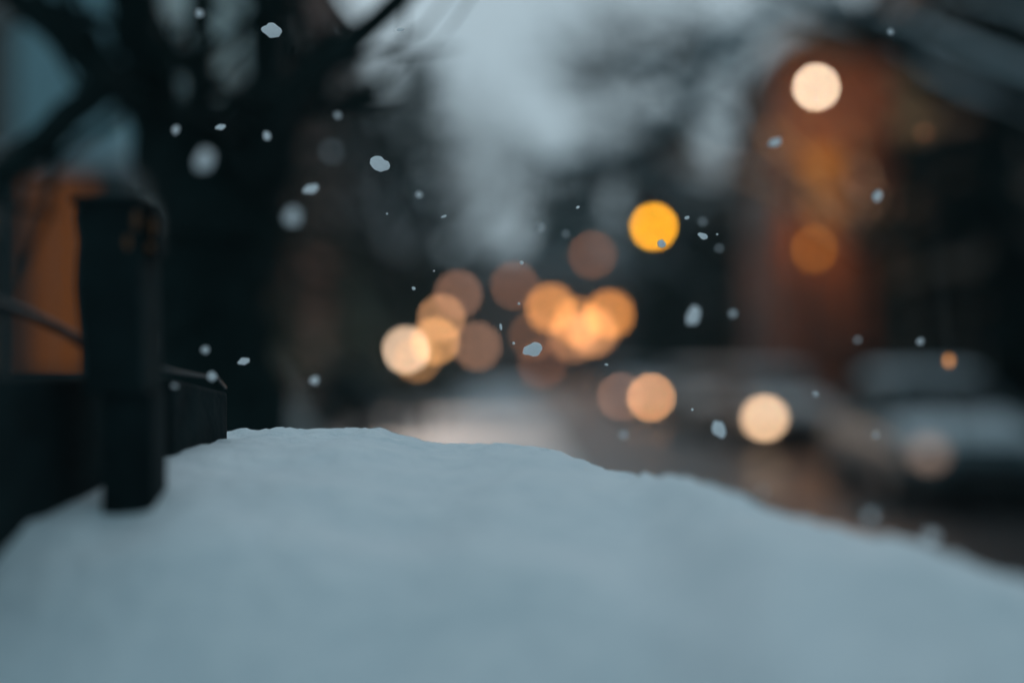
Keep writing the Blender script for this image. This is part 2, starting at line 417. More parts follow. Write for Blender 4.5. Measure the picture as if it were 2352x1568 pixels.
def bare_street_tree(x, y, h, label, seed, group, snowy=True, lean=0, kids=(3,5), name='street_tree'):
    rng = random.Random(seed); base = Vector((x,y,-.05))
    root = thing(name, base, label, 'tree', group)
    t = MB(); w = MB(); s = MB() if snowy else None
    top = Vector((x+lean*h*.2, y, h*.42))
    t.tube([base, base.lerp(top,.5)+Vector((rng.uniform(-.05,.05),0,0)), top], [h*.022,h*.018,h*.015], 9)
    for k in range(6):
        a = k*1.05+rng.uniform(-.3,.3)
        dv = Vector((math.cos(a)*.75+lean, math.sin(a)*.75, rng.uniform(.5,1.0)))
        grow(t, w, base.lerp(top, rng.uniform(.75,1)), dv, h*rng.uniform(.3,.42), h*.010, 4, rng, s, .1, kids, .85)
    t.build('trunk', M['bark'], root, base, smooth=True, weld=False); w.build('crown', M['leafless'], root, base, weld=False)
    if s is not None: s.build('snow_cover', M['snow_far'], root, base, weld=False)['kind'] = 'stuff'
    return root

EG = 'evergreens along the street'
evergreen((6.9,20,0), 11.5, 2.3, 'tall dark evergreen beside the brick house at the right edge', 11, EG, 5200, 0, .22, .6)
evergreen((-4.3,27,0), 9.0, 1.9, 'dark evergreen just right of the forked tree trunk, in front of the left houses', 14, EG, 3600, .04, .2, .6)
evergreen((-4.2,41,0), 10.5, 2.5, 'dark evergreen behind the left lanterns, left of the sky gap', 15, EG, 4200, .03, .22, .6)
evergreen((-5.2,62,0), 12.5, 3.0, 'tall evergreen far down the left row, touching the sky gap', 16, EG, 4200, .03, .3, .6)
evergreen((-7.5,127,0), 17, 4.2, 'evergreen standing behind the left end of the closing house', 17, EG, 4200, .03, .5, .6)
evergreen((7.4,62,0), 13.0, 2.7, 'tall evergreen behind the yellow traffic light', 18, EG, 4600, .05, .3, .5)
evergreen((8.6,84,0), 17.0, 2.7, 'taller evergreen farther back, left of the yellow traffic light', 19, EG, 4600, .05, .35, .5)
evergreen((6.2,127,0), 21, 4.6, 'highest evergreen, standing behind the right part of the closing house', 20, EG, 4600, .05, .5, .5)
evergreen((11.6,130,0), 22, 4.6, 'evergreen standing behind the right end of the closing house, beside the yellow traffic light', 28, EG, 4600, .03, .5, .5)
evergreen((3.4,129,0), 19, 3.9, 'evergreen standing behind the middle of the closing house', 26, EG, 4600, .03, .5, .5)
evergreen((-4.4,66,0), 16.5, 3.0, 'slim evergreen at the left edge of the sky gap, above the farthest lantern', 27, EG, 5600, .02, .34, .38)
evergreen((7.9,49,0), 10.0, 1.9, 'evergreen squeezed between the traffic light and the red brick house', 10, EG, 3600, .05, .25, .5)
ST = 'bare trees along the street'
bare_street_tree(-2.6, 34, 10, 'bare snowy street tree left of the gap of sky', 21, ST)
bare_street_tree(-2.4, 52, 11, 'smaller looking bare street tree farther along the left pavement', 22, ST)
bare_street_tree(7.6, 51, 11, 'bare snowy street tree past the brick house on the right pavement', 23, ST)
bare_street_tree(7.0, 66, 12, 'bare street tree at the far end of the right pavement', 24, ST)
bare_street_tree(9.0, 33.5, 12.5, 'added bare snowy tree with branches lit orange as a halo right behind the brightest street lamp', 25, ST, True, -.22)  # tree added behind the lamp so its lit twigs give an orange halo
# big snowy tree at the right, limbs reaching out over the road
D = 10.0
tb = P(2480, 0, D); base = Vector((tb.x, D, -0.1))
limbs_tree('snowy_tree', base, [
    [(2480,gd(D),D,.26),(2480,700,D,.22),(2465,300,D,.2),(2450,-50,D,.17),(2440,-400,D,.13)],
    [(2450,250,D,.12),(2120,100,D-.3,.085),(1960,30,D-.5,.06),(1750,-60,D-.8,.04)],
    [(2450,330,D,.11),(2150,200,D+.3,.08),(2020,90,D+.4,.06),(1800,40,D+.5,.05),(1600,100,D+.6,.045),(1420,160,D+.6,.04)],
    [(1800,40,D+.5,.05),(1650,130,D+.2,.05),(1510,180,D,.04),(1390,150,D,.03)],
    [(1730,90,D+.4,.045),(1690,200,D+.1,.035),(1720,310,D,.025)],
    [(1650,130,D+.2,.05),(1580,260,D-.1,.05),(1430,360,D-.3,.045),(1230,385,D-.4,.03)],
    [(1580,260,D-.1,.045),(1500,330,D-.2,.04),(1400,410,D-.3,.03)],
    [(1510,180,D,.045),(1600,250,D-.1,.04),(1690,300,D-.1,.03)],
    [(2450,100,D,.09),(2200,0,D,.05),(2100,-90,D,.04)],
], 'snow-laden bare tree at the right with limbs arching over the road', 'tree', 31, twigs=3, snowy=True, kids=(1,3), tl=0.62, avoid=(P(1875,200,D), .62))

# ------------------------------------------------------------------ houses
def window(root, org, wallax, at, zc, w, h, side, pane_mat):
    """wallax 'x': wall plane x=at[0] facing side (+1/-1), centred on y=at[1]; 'y': wall plane y=at[1] facing -y, centred on x=at[0]"""
    f = MB(); p = MB(); t = .07
    def bx(mb, a0, a1, z0, z1, o0, o1):
        if wallax == 'x':
            xs_ = sorted((at[0]+side*o0, at[0]+side*o1)); mb.box(xs_[0], xs_[1], at[1]+a0, at[1]+a1, z0, z1)
        else: mb.box(at[0]+a0, at[0]+a1, at[1]-o1, at[1]-o0, z0, z1)
    bx(f, -w/2-t, -w/2, zc-h/2-t, zc+h/2+t, .003, .06); bx(f, w/2, w/2+t, zc-h/2-t, zc+h/2+t, .003, .06)
    bx(f, -w/2, w/2, zc+h/2, zc+h/2+t, .003, .058); bx(f, -w/2, w/2, zc-h/2-t, zc-h/2, .003, .058)
    bx(f, -w/2, w/2, zc-.02, zc+.02, .02, .05)
    bx(p, -w/2, w/2, zc-h/2, zc+h/2, .003, .016)
    fo = f.build('window', M['frame'], root, org); p.build('pane', pane_mat, fo, org)
    s = MB(); bx(s, -w/2-.12, w/2+.12, zc-h/2-t-.06, zc-h/2-t, .003, .13); s.build('sill', M['stone'], fo, org)
    return fo

def house(x0, x1, y0, y1, h, label, wall, group='houses lining the street', gable=1.8, side=1, wins=(), fwins=(), doors=(), snow=True, ridge='y', chim=True, name='town_house'):
    org = ((x0+x1)/2, (y0+y1)/2, -.1)
    root = thing(name, org, label, 'house', group)
    b = MB(); b.box(x0, x1, y0, y1, -.1, h); wl = b.build('wall', M[wall], root, org)
    r = MB(); e = .25; xm = (x0+x1)/2; ym = (y0+y1)/2
    if ridge == 'y': r.prism([(x0-e,h+.004),(x1+e,h+.004),(x1+e,h+.15),(xm,h+gable),(x0-e,h+.15)], y0-e, y1+e)
    else:
        r.prism([(y0-e,h+.004),(y1+e,h+.004),(y1+e,h+.15),(ym,h+gable),(y0-e,h+.15)], x0-e, x1+e)
        r.v = [(y, x, z) for x, y, z in r.v]
    ro = r.build('roof', M['roof'], root, org)
    if snow:
        s = MB()
        if ridge == 'y': s.prism([(x0-e,h+.16),(xm,h+gable+.01),(x1+e,h+.16),(x1+e,h+.24),(xm,h+gable+.13),(x0-e,h+.24)], y0-e+.02, y1+e-.02)
        else:
            s.prism([(y0-e,h+.16),(ym,h+gable+.01),(y1+e,h+.16),(y1+e,h+.24),(ym,h+gable+.13),(y0-e,h+.24)], x0-e+.02, x1+e-.02); s.v = [(y,x,z) for x,y,z in s.v]
        s.build('snow_cover', M['snow_far'], ro, org)
    if chim:
        c = MB(); c.box(xm-.35, xm+.35, ym-.3, ym+.3, h+gable*.5, h+gable+1.1); c.box(xm-.42, xm+.42, ym-.37, ym+.37, h+gable+1.1, h+gable+1.2)
        c.build('chimney', M['brick_dark'], ro, org)
    xw = x1 if side > 0 else x0
    for (yy, zz, w, hh, pm) in wins: window(root, org, 'x', (xw, yy), zz, w, hh, side, pm)
    for (xx, zz, w, hh, pm) in fwins: window(root, org, 'y', (xx, y0), zz, w, hh, side, pm)
    for yy in doors:
        dd = MB(); a = sorted((xw+side*.003, xw+side*.06)); dd.box(a[0], a[1], yy-.5, yy+.5, .3, 2.5); do = dd.build('door', M['door'], root, org, bevel=.01)
        k = MB(); k.ball((xw+side*.1, yy+.38, 1.35), .04); k.build('handle', M['rim'], do, org)
        st = MB(); a = sorted((xw+side*.003, xw+side*1.0)); st.box(a[0], a[1], yy-.8, yy+.8, -.1, .15); a2 = sorted((xw+side*.003, xw+side*.6)); st.box(a2[0], a2[1], yy-.8, yy+.8, .15, .3); st.build('steps', M['stone'], root, org)
    return root

DIM = glow('dim_lit_pane', (1.0, 0.42, 0.13), 0.16)
WARM = glow('warm_lit_pane', (1.0, 0.45, 0.14), 0.55)
G = M['glass']
def grid(ys_, zs_, w, h, lit={}):
    return [(y, z, w, h, lit.get((i, j), G)) for i, y in enumerate(ys_) for j, z in enumerate(zs_)]
# left row (street side is x1)
ORANGE = glow('orange_lit_pane', (1.0, 0.32, 0.075), 0.11)
house(-11, -4.9, 8.0, 14.0, 8.2, 'grey clapboard house at the left edge behind the orange porch', 'slate_wall',
      wins=grid((9.2,12.8),(1.9,5.6),1.0,1.7), doors=(11,), fwins=[(-6.6,1.9,1.0,1.7,G),(-8.8,5.6,1.0,1.7,G)])
house(-11, -5.0, 18.6, 26.5, 8.8, 'pale blue-green clapboard house behind the forked tree trunk', 'pale_wall', wins=grid((20.2,22.4,25.0),(2.0,5.8),1.0,1.7), doors=(23.8,))
house(-11, -4.9, 27.1, 36, 11.0, 'dark brick house in the middle of the left row', 'brick_dark', wins=grid((29,31.5,34),(2.0,5.6,8.8),1.0,1.7), doors=(32.8,))
house(-11, -5.1, 36.6, 48, 11.8, 'brick house towards the far end of the left row', 'brick_dark', wins=grid((38.5,41.5,44.5),(2.0,5.8,9.2),1.0,1.7,{(1,0):DIM}), doors=(43,))
house(-11, -5.0, 48.6, 72, 8.0, 'long pale house farthest along the left row', 'slate_wall', wins=grid((51,55,59,63,67),(2.0,5.4),1.1,1.7,{(0,0):DIM,(2,0):DIM,(3,1):DIM}), doors=(57,))
# right row (street side is x0); the brick house stands forward
house(8.9, 16, 8, 33.5, 9.5, 'dark house behind the evergreens at the right edge', 'slate_wall', side=-1, wins=grid((10,13.5,17,20.5,24,27.5,31),(2.0,5.4),1.1,1.7), doors=(22.2,))
BR = house(6.62, 14, 35, 41, 9.0, 'red brick house lit orange by the street lamp', 'brick', side=-1, wins=grid((36.3,40),(2.2,5.8),1.0,1.7), fwins=[(7.55,5.85,.75,1.6,glow('curtained_lit_pane',(1.0,.32,.03),.5))], doors=(38.15,), gable=2.2)
house(8.7, 16, 50, 66, 8.4, 'dark house beyond the red brick house', 'brick_dark', side=-1, wins=grid((52,56,60,64),(2.0,5.6),1.0,1.7,{(1,0):DIM,(3,0):DIM}), doors=(58,))
house(8.9, 16, 67, 96, 8.4, 'grey house farthest along the right row', 'slate_wall', side=-1, wins=grid((70,75,80,85,90),(2.0,5.6),1.1,1.7,{(1,0):DIM,(3,0):DIM}), doors=(77,))
# house closing the street, with lit windows
YE = 112
def ew(u, v, w, h, m): q = P(u, v, YE); return (q.x, q.z, w, h, m)
house(-13, 16, YE, YE+12, 8.6, 'wide house with glowing windows closing the far end of the street', 'brick_dark', ridge='x', gable=2.4, fwins=[
    ew(1265,708,.9,.9,glow('gold_pane_a',(1.0,.38,.10),9.3)), ew(1325,740,.9,.9,glow('gold_pane_b',(1.0,.38,.10),7.0)),
    ew(1400,722,.9,.9,glow('gold_pane_c',(1.0,.36,.08),9.3)), ew(1362,762,.9,.9,glow('gold_pane_d',(1.0,.42,.16),7.4)),
    ew(1318,775,.9,.9,glow('gold_pane_e',(1.0,.42,.18),4.5)), ew(1225,770,.6,.6,glow('brown_pane_a',(1.0,.40,.18),3.0)), ew(1245,838,.6,.6,glow('brown_pane_b',(1.0,.36,.17),2.6)),
    ew(1095,795,.7,.7,glow('pink_pane',(1.0,.5,.3),5.0)), ew(1040,690,.8,.8,DIM)], chim=True, snow=False)

# ------------------------------------------------------------------ lamps
def lamp_light(pos, power, col, parent_name='lamp_light', r=0.0):
    l = bpy.data.lights.new(parent_name, 'POINT'); l.energy = power; l.color = col; l.shadow_soft_size = r
    o = bpy.data.objects.new(parent_name, l); COL.objects.link(o); o.location = pos; return o

def street_lamp(pos, r, m, label, group, arm=(1.4, 0), light=None, name='street_lamp'):
    x, y, z = pos; bx, by = x+arm[0], y+arm[1]; base = (bx, by, -.02)
    root = thing(name, base, label, 'street lamp', group)
    b = MB(); b.lathe((bx,by,0), [(.14,-.02),(.14,.5),(.09,.6),(.07,z*.6),(.055,z+.25)], 12); b.build('pole', M['iron_gloss'], root, base, smooth=True)
    b = MB(); e = Vector((x,y,z+r+.12)); s = Vector((bx,by,z+.1)); b.tube([s, s.lerp(e,.4)+Vector((0,0,.3)), e+Vector((0,0,.12))], .035, 8); b.build('arm', M['iron_gloss'], root, base, smooth=True)
    b = MB(); b.lathe((x,y,z), [(r*.5,r*1.9),(r*1.3,r*1.5),(r*1.7,r*.75),(r*1.6,r*.7)], 16); b.build('lamp_shade', M['iron_gloss'], root, base, smooth=True)
    b = MB(); b.ball((x,y,z), r); b.build('bulb', m, root, base, smooth=True)
    if light:
        o = lamp_light((x, y-.0, z-r-.06), light[0], light[1]); o.parent = root; o.location = Vector((x,y,z-r-.06)) - Vector(base)
    return root

def post_lantern(pos, r, m, label, group, light=None):
    x, y, z = pos; base = (x, y, -.02)
    root = thing('post_lantern', base, label, 'lantern', group)
    b = MB(); b.lathe((x,y,0), [(.11,-.02),(.11,.3),(.05,.4),(.045,z-r*1.6),(r*.9,z-r*1.3)], 12); b.build('post', M['iron_gloss'], root, base, smooth=True)
    b = MB(); b.ball((x,y,z), r, r, r*1.1); b.build('globe', m, root, base, smooth=True)
    b = MB(); b.lathe((x,y,z), [(r*1.15,r*.95),(r*.6,r*1.5),(.03,r*1.9),(.03,r*2.3)], 12); b.build('lantern_cap', M['iron_gloss'], root, base, smooth=True)
    if light:
        o = lamp_light((0,0,0), *light); o.parent = root; o.location = Vector((x, y-r-.05, z-r*.5)) - Vector(base)
    return root

AMB = (1.0, 0.40, 0.10)
SLG = 'street lamps over the road'
street_lamp(P(1875,200,32), .085, glow('bright_lamp', (1.0,.77,.54), 37), 'brightest street lamp, glowing white-orange in front of the red brick house', SLG, (.9,.3), (280, AMB))
street_lamp(P(1361,585,84), .24, glow('brown_lamp_a', (1.0,.36,.14), 4.3), 'dim brown street lamp just left of the yellow traffic light', SLG, (1.6,0))
street_lamp(P(1182,655,84), .24, glow('brown_lamp_b', (1.0,.40,.2), 4.0), 'dim brown street lamp in the middle, over the far end of the road', SLG, (-1.2,0))
PLG = 'lanterns along the left pavement'
post_lantern(P(933,803,26), .085, glow('peach_lantern_a', (1.0,.68,.45), 16), 'brightest pale peach lantern, lowest and nearest on the left pavement', PLG, (230, (1.0,.74,.58)))
post_lantern(P(958,824,31), .09, glow('peach_lantern_b', (1.0,.46,.16), 6), 'orange lantern half hidden right behind the brightest peach one', PLG)
post_lantern(P(1000,783,38), .115, glow('peach_lantern_c', (1.0,.46,.16), 13), 'golden lantern third along the left pavement', PLG, (260, (1.0,.74,.58)))
post_lantern(P(1014,730,46), .13, glow('peach_lantern_d', (1.0,.48,.22), 11), 'tall tan lantern above the golden one', PLG)
post_lantern(P(1052,676,58), .19, glow('peach_lantern_e', (1.0,.50,.32), 4.2), 'faint brown lantern farthest and highest of the left lanterns', PLG)
# wall lantern on the brick house
q = P(1876,570,34.2); root = thing('wall_lantern', (q.x, 35, q.z), 'orange wall lantern on the red brick house below the lit window', 'lantern')
b = MB(); b.ball((q.x,34.6,q.z), .12); b.build('globe', glow('orange_lantern', (1.0,.34,.04), 3.2), root, (q.x,35,q.z), smooth=True)
b = MB(); b.tube([(q.x,34.99,q.z+.3),(q.x,34.7,q.z+.32),(q.x,34.6,q.z+.12)], .02, 8); b.build('bracket', M['iron_gloss'], root, (q.x,35,q.z))
o = lamp_light((0,0,0), 18, AMB); o.parent = root; o.location = (0,-.75,.1)

# traffic light on a mast arm
q = P(1502,520,30); base = (6.25, 30.15, -.02)
root = thing('traffic_light', base, 'traffic light showing bright yellow, hung on a mast arm over the road', 'traffic light')
b = MB(); b.lathe((6.25,30.15,0), [(.16,-.02),(.16,.4),(.1,.5),(.075,5.4)], 12); b.build('pole', M['iron_gloss'], root, base, smooth=True)
b = MB(); b.tube([(6.25,30.15,5.2),(4.5,30.15,5.32),(q.x,30.15,5.3)], [.06,.05,.04], 8); b.build('mast_arm', M['iron_gloss'], root, base, smooth=True)
b = MB(); b.box(q.x-.18, q.x+.18, 30.03, 30.3, q.z-.55, q.z+.55); hs = b.build('housing', M['plastic'], root, base, bevel=.03)
YEL = glow('yellow_signal', (1.0,.42,.012), 29)
for dz, m in ((.34, M['red_lens']), (0, YEL), (-.34, mat('green_lens',(.01,.08,.04),None,.2))):
    b = MB(); b.lathe((q.x,30.028,q.z+dz), [(.098,0),(.09,-.02),(.05,-.035),(.001,-.04)], 20, 'y'); b.build('lens', m, hs, base, smooth=True)
    b = MB(); b.tube([(q.x+.125*math.cos(a), 29.95, q.z+dz+.125*math.sin(a)) for a in [R(k) for k in range(-20,201,20)]], .008, 5); b.build('visor', M['plastic'], hs, base)

# two added amber glows on an added wire, for snowflakes catching lamplight
base = P(2123,-260,2.15); root = thing('flake_glow', base, 'two small dim amber glows added on a thin wire for snowflakes catching lamplight at the right', 'snowflake glow')
b = MB(); b.tube([base, P(2120,100,2.0), P(2123,290,1.9), P(2150,560,1.68), P(2180,810,1.47), P(2230,1000,1.4), P(2300,1290,1.36), P(2310,1700,1.34)], .0003, 6); b.build('wire', M['iron_gloss'], root, base)
b = MB(); b.ball(P(2123,305,1.9), .0042); b.build('bulb', glow('amber_glow_a',(1.0,.42,.2),.5), root, base, smooth=True)
b = MB(); b.ball(P(2180,828,1.47), .003,.003,.0045); b.build('bulb', glow('amber_glow_b',(1.0,.42,.14),1.6), root, base, smooth=True)

# ------------------------------------------------------------------ cars
def car(loc, rz, paint, label, lit=(None, None), snow=True, tail=None):
    root = thing('parked_car', loc, label, 'car', 'cars along the road', rz)
    def zt(y):
        pts = [(-2.2,.60),(-2.12,.70),(-1.9,.76),(-1.05,.92),(-.6,.95),(1.4,.98),(1.7,1.0),(2.12,.96),(2.2,.7)]
        for a, c in zip(pts, pts[1:]):
            if y <= c[0]: return a[1]+(c[1]-a[1])*(y-a[0])/(c[0]-a[0])
        return .7
    def hw(y): return .90 - .16*max(0, abs(y)-1.6)**1.4/(.6**1.4)
    b = MB(); st = [-2.2,-2.12,-1.9,-1.5,-1.05,-.6,0,.7,1.4,1.7,2.12,2.2]; vs = []; n = 12
    for y in st:
        w = hw(y); t = zt(y); zb = .24 if abs(y) < 2.1 else .32
        vs += [(-w*.92,y,zb),(-w,y,zb+.1),(-w*1.0,y,(zb+t)/2),(-w*.985,y,t-.12),(-w*.93,y,t-.03),(-w*.8,y,t),(w*.8,y,t),(w*.93,y,t-.03),(w*.985,y,t-.12),(w,y,(zb+t)/2),(w,y,zb+.1),(w*.92,y,zb)]
    fs = [(i*n+k, i*n+(k+1)%n, (i+1)*n+(k+1)%n, (i+1)*n+k) for i in range(len(st)-1) for k in range(n)]
    fs += [tuple(range(n)), tuple((len(st)-1)*n+k for k in range(n))]
    b.add(vs, fs); body = b.build('body', paint, root, smooth=True)
    # cabin
    B_ = [(-.78,-1.02),(.78,-1.02),(.78,1.72),(-.78,1.72)]; T_ = [(-.60,-.30),(.60,-.30),(.60,1.05),(-.60,1.05)]
    zb, zc = .93, 1.45
    b = MB(); b.add([(x,y,zb) for x,y in B_]+[(x,y,zc) for x,y in T_], [(0,1,5,4),(1,2,6,5),(2,3,7,6),(3,0,4,7),(4,5,6,7),(0,3,2,1)])
    b.build('roof', paint, root, bevel=.05)
    def panel(name, i, j, f0, f1, g0, g1, off):
        b0, b1, t0, t1 = [Vector((*q, z)) for q, z in ((B_[i],zb),(B_[j],zb),(T_[i],zc),(T_[j],zc))]
        def pt(f, g): return b0.lerp(b1,f).lerp(t0.lerp(t1,f), g)
        nrm = (b1-b0).cross(t0-b0).normalized(); cs = [pt(f0,g0),pt(f1,g0),pt(f1,g1),pt(f0,g1)]
        mb = MB(); mb.add([c+nrm*off for c in cs]+[c-nrm*.004 for c in cs], [(0,1,2,3),(4,7,6,5),(0,4,5,1),(1,5,6,2),(2,6,7,3),(3,7,4,0)]); mb.build(name, G, root)
    panel('windscreen', 0, 1, .07, .93, .08, .88, .006); panel('rear_window', 2, 3, .07, .93, .12, .88, .006)
    panel('side_window', 1, 2, .10, .46, .12, .86, .006); panel('side_window', 1, 2, .5, .88, .12, .86, .006)
    panel('side_window', 3, 0, .12, .5, .12, .86, .006); panel('side_window', 3, 0, .54, .9, .12, .86, .006)
    for sx in (-1, 1):
        for y in (-1.38, 1.38):
            w = MB(); w.lathe((sx*.80,y,.32), [(.20,-.11),(.30,-.11),(.325,-.08),(.325,.08),(.30,.11),(.20,.11)], 22, 'x'); wo_ = w.build('wheel', M['tyre'], root, smooth=True)
            w = MB(); w.lathe((sx*.80,y,.32), [(.03,sx*.118),(.19,sx*.112),(.21,sx*.10)], 16, 'x'); w.build('rim', M['rim'], wo_)
        h = MB(); h.lathe((sx*.62,-2.15,.63), [(.001,-.085),(.07,-.075),(.10,-.03),(.105,.05)], 18, 'y'); h.v = [(sx*.62+(x-sx*.62)*1.25,y,z) for x,y,z in h.v]
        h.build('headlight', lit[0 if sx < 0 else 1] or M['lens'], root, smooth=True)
        t = MB(); t.box(sx*.62-.14, sx*.62+.14, 2.14, 2.215, .72, .86); t.build('tail_light', tail or M['red_lens'], root, bevel=.015)
        m_ = MB(); m_.ball((sx*.98,-.78,.99), .10,.06,.07); m_.tube([(sx*.84,-.78,.95),(sx*.98,-.78,.97)], .02, 6); m_.build('mirror', paint, root, smooth=True)
    g = MB(); g.box(-.42,.42,-2.235,-2.19,.45,.60)
    for k in range(3): g.box(-.40,.40,-2.245,-2.236,.465+.045*k,.485+.045*k)
    g.build('grille', M['plastic'], root); 
    g = MB(); g.box(-.78,.78,-2.27,-2.1,.28,.43); g.build('bumper', M['plastic'], root, bevel=.04)
    g = MB(); g.box(-.78,.78,2.12,2.27,.30,.48); g.build('bumper', M['plastic'], root, bevel=.04)
    if snow:
        s = MB()
        nx, ny = 12, 8; top = []; 
        for j in range(ny+1):
            for i in range(nx+1):
                f = i/nx*2-1; y = -2.0+1.02*j/ny; e = min(1, (1-abs(f))*5)*min(1, j/ny*5+.15)*min(1,(1-j/ny)*6+.2)
                top.append((f*.74, y, zt(y)+.004+.12*e*(1+.3*noise.noise((f*3,y*3,loc[0])))))
        s.add(top, [(j*(nx+1)+i, j*(nx+1)+i+1, (j+1)*(nx+1)+i+1, (j+1)*(nx+1)+i) for j in range(ny) for i in range(nx)])
        s.build('hood_snow', M['snow_far'], root, smooth=True); s = MB(); top = []
        for j in range(ny+1):
            for i in range(nx+1):
                f = i/nx*2-1; g_ = j/ny*2-1; e = min(1,(1-abs(f))*5)*min(1,(1-abs(g_))*5)
                top.append((f*.62, .37+g_*.70, 1.455+.085*e*(1+.3*noise.noise((f*3,g_*3,loc[1])))))
        s.add(top, [(j*(nx+1)+i, j*(nx+1)+i+1, (j+1)*(nx+1)+i+1, (j+1)*(nx+1)+i) for j in range(ny) for i in range(nx)])
        s.build('roof_snow', M['snow_far'], root, smooth=True)
    return root
PEACH1 = glow('headlamp_a', (1.0,.64,.38), 11.5); PEACH2 = glow('headlamp_b', (1.0,.46,.19), 25); PEACH3 = glow('headlamp_c', (1.0,.50,.32), 7)
zr = -.122
q = P(2150,1065,15.2); car((5.08, q.y+2.15, zr), 0, M['paint_pale'], 'grey-blue snow-topped car parked nearest, at the right edge, with a faint pale glint on one headlight', (glow('lens_glint', (1.0,.70,.55), .55), None))  # glint on the unlit headlight lens put in as a faint glow
q = P(1747,960,25.4); car((q.x+.62, q.y+2.15, zr), R(2), M['paint_dark'], 'dark car with one pale peach headlight lit, left of the nearest grey-blue car', (PEACH1, None))
q = P(1495,910,42); car((q.x+1.248, q.y+1.857, zr), R(-50), M['paint_dark'], 'farther dark car with both headlights lit, turning towards the camera', (PEACH3, PEACH2))
car((4.9, 57, zr), 0, M['paint_blue'], 'dark blue parked car farthest along the right kerb')
car((4.75, 33.2, zr), 0, M['paint_pale'], 'grey-blue snow-covered car just behind the car with one headlight')

# ------------------------------------------------------------------ heaps, shrub, wall
def heap(x, y, z, rx, ry, h, label, seed):
    b = MB(); n = 26; vs = []
    for j in range(n+1):
        for i in range(n+1):
            f, g = i/n*2-1, j/n*2-1; r = math.hypot(f, g); e = max(0, 1-r*r)**.75 if r < 1 else 0
            vs.append((x+f*rx, y+g*ry, z-.02+h*e*(1+.22*noise.noise((f*2.2+seed,g*2.2,seed)))+.04*e*noise.noise((f*7,g*7,seed))))
    b.add(vs, [(j*(n+1)+i, j*(n+1)+i+1, (j+1)*(n+1)+i+1, (j+1)*(n+1)+i) for j in range(n) for i in range(n)])
    tag(b.build('snow_heap', M['snow_far'], origin=(x,y,z), smooth=True), label, 'snow heap', 'snow heaps')
heap(7.0, 25.5, 0, .9, 1.6, .8, 'snow heap on the right pavement in front of the red brick house', 2)
heap(1.25, 44, zr, .5, 3.0, .5, 'long low snow heap along the left kerb beyond the lanterns', 5)
def shrub(x, y, r, h, label, seed, snowy=.5):
    rng = random.Random(seed); base = (x,y,-.02); root = thing('shrub', base, label, 'shrub')
    f = MB(); s = MB(); t = MB()
    for i in range(500):
        v = Vector((rng.gauss(0,1),rng.gauss(0,1),rng.gauss(0,1))).normalized()*rng.uniform(.55,1)**.5; c = Vector((x+v.x*r, y+v.y*r, h*.5+v.z*h*.5))
        a = Vector((rng.uniform(-1,1),rng.uniform(-1,1),rng.uniform(-1,1))).normalized()*.09; e = a.cross(Vector((rng.uniform(-1,1),rng.uniform(-1,1),1))).normalized()*.05
        f.add([c-a,c+e,c+a,c-e],[(0,1,2,3)])
        if v.z > .1 and rng.random() < snowy:
            c = c+Vector((0,0,.05)); s.add([c+Vector((-.1,0,0)),c+Vector((0,-.1,.01)),c+Vector((.1,0,0)),c+Vector((0,.1,.01))],[(0,1,2,3)])
    for i in range(7): t.tube([(x,y,-.02),(x+rng.uniform(-.5,.5)*r,y+rng.uniform(-.5,.5)*r,h*.7)],[.02,.008],5)
    t.build('stems', M['bark'], root, base, weld=False); f.build('leaves', M['needle'], root, base, weld=False); s.build('snow_cover', M['snow_far'], root, base, weld=False)
shrub(-1.75, 15, .42, 1.5, 'small rounded shrub dusted with snow on the left pavement', 4)
# sloping stair wall, snow on top
base = (-1.05, 6.2, -.02); root = thing('stair_wall', base, 'sloping grey stone stair wall right of the forked tree', 'wall')
b = MB(); b.prism([(-1.32,-.02),(-.82,-.02),(-.82,.95),(-1.08,1.38),(-1.32,1.42)], 6.1, 6.4); b.build('stone_wall', M['stone'], root, base, bevel=.015)
b = MB(); b.prism([(-1.35,1.424),(-1.08,1.384),(-.81,.953),(-.775,.99),(-1.06,1.44),(-1.35,1.48)], 6.06, 6.44); b.build('coping', M['stone'], root, base, bevel=.01)
# tall orange lit entrance seen left of the fence post
q0 = P(48,420,12.2); q1 = P(205,850,12.2)
base = ((q0.x+q1.x)/2, 12.4, -.02); root = thing('lit_porch', base, 'porch with tall glass panels glowing dull orange behind the fence post', 'porch')
b = MB(); b.box(q0.x-.25, q1.x+.3, 12.3, 13.2, -.02, q1.z-.05); b.box(q0.x-.25, q1.x+.3, 12.3, 13.2, q0.z+.05, q0.z+.16); b.box(q1.x-.02, q1.x+.3, 12.3, 13.2, q1.z-.05, q0.z+.05); b.box(q0.x-.25, q0.x+.02, 12.3, 13.2, q1.z-.05, q0.z+.05); b.build('porch_frame', M['slate_wall'], root, base, bevel=.01)
b = MB(); b.box(q0.x+.02, q1.x-.02, 12.36, 12.42, q1.z-.05, q0.z+.05); b.build('pane', ORANGE, root, base)
for xx in (q0.x+.12, q0.x+.36):
    b = MB(); b.box(xx-.02, xx+.02, 12.31, 12.359, q1.z-.05, q0.z+.05); b.build('glazing_bar', M['stone'], root, base)
b = MB(); b.box(q0.x-.3, q1.x+.35, 12.25, 13.25, q0.z+.164, q0.z+.27); b.build('snow_cover', M['snow_far'], root, base, bevel=.04)

